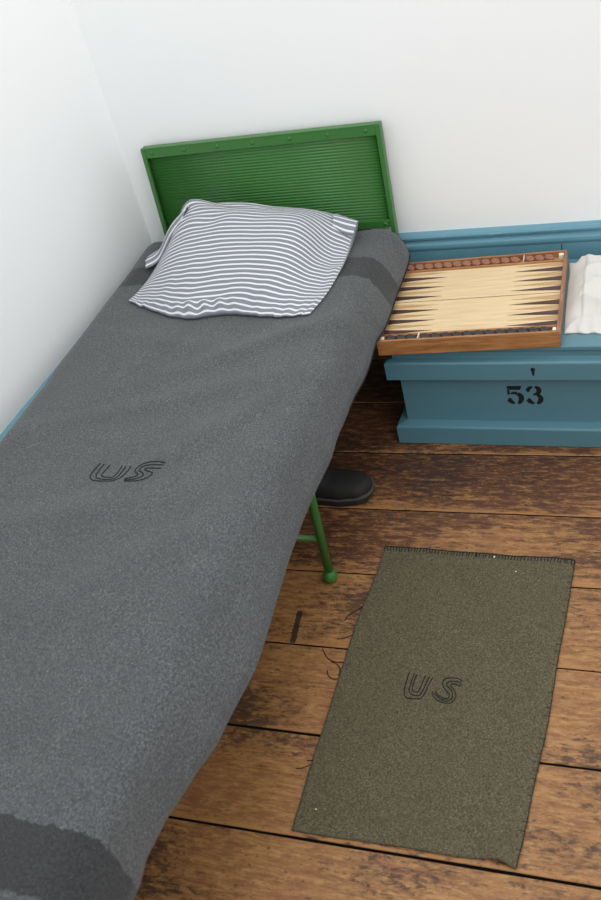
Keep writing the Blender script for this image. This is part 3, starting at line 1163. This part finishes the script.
def rug_p(u, v):
    a = RC[0].lerp(RC[1], u)
    b = RC[3].lerp(RC[2], u)
    p = a.lerp(b, v)
    p.x += 0.004 * nz(v * 4, 1.1 + u) * (1 if u < 0.5 else -1) + 0.0012 * nz(v * 40, 5 + u) + 0.006 * math.sin(v * math.pi) * (u - 0.5) * 2
    p.y += 0.003 * nz(u * 5, 7.7 + v) + 0.0010 * nz(u * 40, 2.0)
    # front edge bows, its right corner kicked out
    if v > 0.8:
        t = (v - 0.8) / 0.2
        p.y += t * t * (0.005 * math.exp(-((u - 0.90) / 0.07) ** 2) - 0.005 * math.exp(-((u - 1.0) / 0.05) ** 2))
    return p


def rug_z(u, v):
    z = 0.0035 + 0.0012 * nz(u * 4, v * 6, 2.0) + 0.0008
    z += 0.007 * math.exp(-((u - 0.93) / 0.06) ** 2 - ((v - 0.985) / 0.03) ** 2)
    z += 0.003 * math.exp(-((v - 0.30 + 0.05 * u) / 0.02) ** 2) * smooth((u - 0.7) / 0.25)
    return z


bm = bmesh.new()
NU, NV = 90, 140
G = []
for j in range(NV + 1):
    r = []
    for i in range(NU + 1):
        p = rug_p(i / NU, j / NV)
        p.z = rug_z(i / NU, j / NV)
        r.append(bm.verts.new(p))
    G.append(r)
for j in range(NV):
    for i in range(NU):
        bm.faces.new((G[j][i], G[j][i + 1], G[j + 1][i + 1], G[j + 1][i]))
rug = mesh_bm('wool_mat', bm, M_rug, None, True)
md = rug.modifiers.new('thick', 'SOLIDIFY')
md.thickness = 0.0035
md.offset = -1
tag(rug, 'small olive wool mat with stitched US lying on the wooden floor', 'rug')
RUG_US = [
    [(0.988, -1.191), (0.987, -1.207), (0.987, -1.228), (0.989, -1.243), (0.994, -1.251), (1.002, -1.253), (1.019, -1.252), (1.025, -1.248), (1.029, -1.235), (1.032, -1.215), (1.036, -1.197)],
    [(0.998, -1.191), (0.997, -1.207), (0.996, -1.23), (0.999, -1.239), (1.007, -1.244), (1.018, -1.244), (1.022, -1.237), (1.025, -1.219), (1.029, -1.196)],
    [(1.004, -1.193), (1.002, -1.211), (1.002, -1.229), (1.007, -1.236), (1.014, -1.235), (1.017, -1.223), (1.019, -1.209), (1.021, -1.195)],
    [(1.094, -1.201), (1.086, -1.195), (1.071, -1.195), (1.06, -1.199), (1.057, -1.207), (1.062, -1.219), (1.072, -1.231), (1.076, -1.238), (1.073, -1.245), (1.065, -1.245), (1.055, -1.239), (1.048, -1.23)],
    [(1.094, -1.209), (1.085, -1.202), (1.073, -1.203), (1.066, -1.208), (1.067, -1.215), (1.077, -1.224), (1.082, -1.236), (1.08, -1.246), (1.072, -1.251), (1.06, -1.247), (1.046, -1.236)],
    [(1.092, -1.213), (1.084, -1.209), (1.076, -1.209), (1.075, -1.214), (1.083, -1.224), (1.088, -1.236), (1.086, -1.248), (1.078, -1.255), (1.063, -1.254), (1.051, -1.247), (1.043, -1.238), (1.043, -1.232)]]
bm = bmesh.new()
for st in RUG_US:
    ribbon(bm, st, 0.0027, lambda x, y: rug_z((x - 0.857) / 0.40, (-0.85 - y) / 0.70), 0.0011)
mesh_bm('stitched_lettering', bm, M_thread, rug)
# blanket stitch along the back edge, sparse along the right
bm = bmesh.new()
for i in range(62):
    u = i / 61
    p = rug_p(u, 0)
    q = rug_p(u + 0.004 * random.uniform(-1, 1), 0.017)
    z0, z1 = rug_z(u, 0), rug_z(u, 0.017)
    add_tube(bm, [(p.x, p.y + 0.002, z0 - 0.003), (p.x, p.y + 0.001, z0 + 0.0012), (q.x, q.y, z1 + 0.0006)], 0.0009, 5)
for i in range(40):
    v = 0.02 + i / 40 * 0.96
    if random.random() < 0.6:
        p, q = rug_p(1, v), rug_p(0.978, v)
        add_tube(bm, [(p.x, p.y, rug_z(1, v) + 0.0005), (q.x, q.y, rug_z(0.978, v) + 0.0002)], 0.0005, 5)
add_tube(bm, [(lambda p, z: (p.x, p.y, z))(rug_p(1, i / 80), rug_z(1, i / 80) + 0.0002) for i in range(81)], 0.0006, 5)
add_tube(bm, [(lambda p, z: (p.x, p.y + 0.001, z))(rug_p(i / 60, 0), rug_z(i / 60, 0) + 0.0002) for i in range(61)], 0.0011, 5)
mesh_bm('edge_stitching', bm, M_thread, rug)

# loose dark threads escaping from under the mat's left side
THREADS = [
    [(0.857, -1.005, .003), (0.846, -1.030, .0012), (0.826, -1.052, .001), (0.820, -1.070, .001)],
    [(0.859, -1.105, .003), (0.845, -1.108, .0012), (0.830, -1.118, .001), (0.817, -1.120, .001)],
    [(0.858, -1.175, .003), (0.842, -1.180, .0012), (0.822, -1.178, .001), (0.808, -1.168, .001), (0.794, -1.150, .001)],
    [(0.848, -1.215, .003), (0.846, -1.198, .0015), (0.836, -1.186, .001), (0.822, -1.180, .001)],
    [(0.852, -1.222, .003), (0.838, -1.223, .001), (0.826, -1.216, .001), (0.820, -1.203, .001)],
    [(0.861, -1.418, .003), (0.848, -1.424, .001), (0.836, -1.432, .001), (0.826, -1.434, .001)],
    [(0.861, -1.405, .003), (0.852, -1.412, .001), (0.842, -1.414, .001)]]
for t in THREADS:
    bm = bmesh.new()
    add_tube(bm, catmull(t, 6), 0.0009, 5)
    mesh_bm('loose_thread', bm, M_thread, rug, True)

# bits of lint
for (x, y, z, r, lb, nm) in ((1.103, -0.862, 0.0062, 0.0022, 'pale crumb near the stitched back edge of the olive mat', 'crumb'),
                             (1.154, -0.902, 0.0062, 0.0017, 'small grey crumb just inside the back edge of the olive mat', 'crumb'),
                             (0.890, -1.512, 0.0062, 0.0016, 'pale crumb in the front left corner of the olive mat', 'crumb')):
    bm = bmesh.new()
    bmesh.ops.create_icosphere(bm, subdivisions=2, radius=r)
    for v in bm.verts:
        v.co *= 1 + 0.5 * nz(v.co.x * 900, v.co.y * 900, v.co.z * 900 + x)
        v.co.z *= 0.6
    o = mesh_bm(nm, bm, M_ivory, None, True)
    o.location = (x, y, z)
    tag(o, lb, 'crumb')

# ------------------------------------------------------------------ boot under the bed
boot = thing('boot', (0.636, -0.668, 0), 'black leather boot under the grey blanket, its toe showing past the edge', 'boot', math.radians(2))


def foot_half(t):
    """half width of the sole along its length, t=0 heel .. 1 toe"""
    return interp(t, [(0.0, 0.012), (0.03, 0.024), (0.12, 0.034), (0.35, 0.034), (0.55, 0.043), (0.75, 0.050), (0.90, 0.044), (0.97, 0.030), (1.0, 0.010)])


LN = 0.30
X0 = -0.155


def slab(name, z0f, z1f, grow, mat, t0=0.0, t1=1.0, par=boot):
    bm = bmesh.new()
    n = 40
    L, U = [], []
    ring = []
    for i in range(n + 1):
        t = t0 + (t1 - t0) * i / n
        ring.append((t, 1))
    for i in range(n, -1, -1):
        t = t0 + (t1 - t0) * i / n
        ring.append((t, -1))
    lo, hi = [], []
    for t, s in ring:
        x = X0 + LN * t + grow * (2 * t - 1)
        y = s * (foot_half(t) + grow)
        lo.append(bm.verts.new((x, y, z0f)))
        hi.append(bm.verts.new((x, y, z1f)))
    bm.faces.new(lo)
    bm.faces.new(hi)
    for i in range(len(ring)):
        bm.faces.new((lo[i], lo[(i + 1) % len(ring)], hi[(i + 1) % len(ring)], hi[i]))
    o = mesh_bm(name, bm, mat, par)
    bevel_mod(o, 0.0015, 2)
    return o


slab('sole', 0.010, 0.019, 0.003, M_sole)
slab('heel', 0.001, 0.0105, 0.002, M_sole, 0.0, 0.27)
slab('tread', 0.001, 0.0105, 0.001, M_sole, 0.45, 0.98)
slab('welt', 0.0188, 0.0225, 0.0045, M_welt)
bm = bmesh.new()
rings = []
n = 46
for i in range(n + 1):
    t = i / n
    x = X0 + LN * t
    hw = foot_half(t) - 0.002
    h = interp(t, [(0.0, 0.06), (0.04, 0.085), (0.3, 0.105), (0.42, 0.098), (0.55, 0.054), (0.7, 0.038), (0.85, 0.033), (0.94, 0.028), (0.985, 0.024), (1.0, 0.014)])
    r = []
    for j in range(25):
        a = math.pi * j / 24
        cx_, sx_ = math.cos(a), math.sin(a)
        yy = hw * math.copysign(abs(cx_) ** 0.75, cx_)
        zz = 0.021 + (h - 0.0) * (sx_ ** 0.8 if sx_ > 0 else 0)
        zz += 0.0012 * nz(x * 40, yy * 40, zz * 40)
        r.append(bm.verts.new((x, yy, zz)))
    rings.append(r)
for A, B in zip(rings, rings[1:]):
    for j in range(24):
        bm.faces.new((A[j], A[j + 1], B[j + 1], B[j]))
    bm.faces.new((A[24], A[0], B[0], B[24]))
bm.faces.new(rings[0])
bm.faces.new(rings[-1])
mesh_bm('upper', bm, M_leather, boot, True)
bm = bmesh.new()
shaft = []
for z, rx, ry, cx_ in ((0.095, 0.052, 0.030, -0.095), (0.13, 0.047, 0.033, -0.10), (0.17, 0.049, 0.037, -0.10), (0.215, 0.054, 0.042, -0.10), (0.222, 0.054, 0.042, -0.10),
                       (0.222, 0.050, 0.038, -0.10), (0.17, 0.045, 0.033, -0.10), (0.12, 0.04, 0.028, -0.10)):
    shaft.append([bm.verts.new((cx_ + rx * math.cos(2 * math.pi * j / 28), ry * math.sin(2 * math.pi * j / 28), z)) for j in range(28)])
for A, B in zip(shaft, shaft[1:]):
    for j in range(28):
        bm.faces.new((A[j], A[(j + 1) % 28], B[(j + 1) % 28], B[j]))
bm.faces.new(shaft[-1])
mesh_bm('shaft', bm, M_leather, boot, True)
bm = bmesh.new()
for i in range(5):
    x = 0.005 - 0.014 * i
    z = 0.102 + 0.0085 * i
    add_tube(bm, [(x, -0.020, z), (x - 0.003, 0.0, z + 0.018), (x, 0.020, z)], 0.0022, 6)
mesh_bm('laces', bm, M_leather, boot, True)
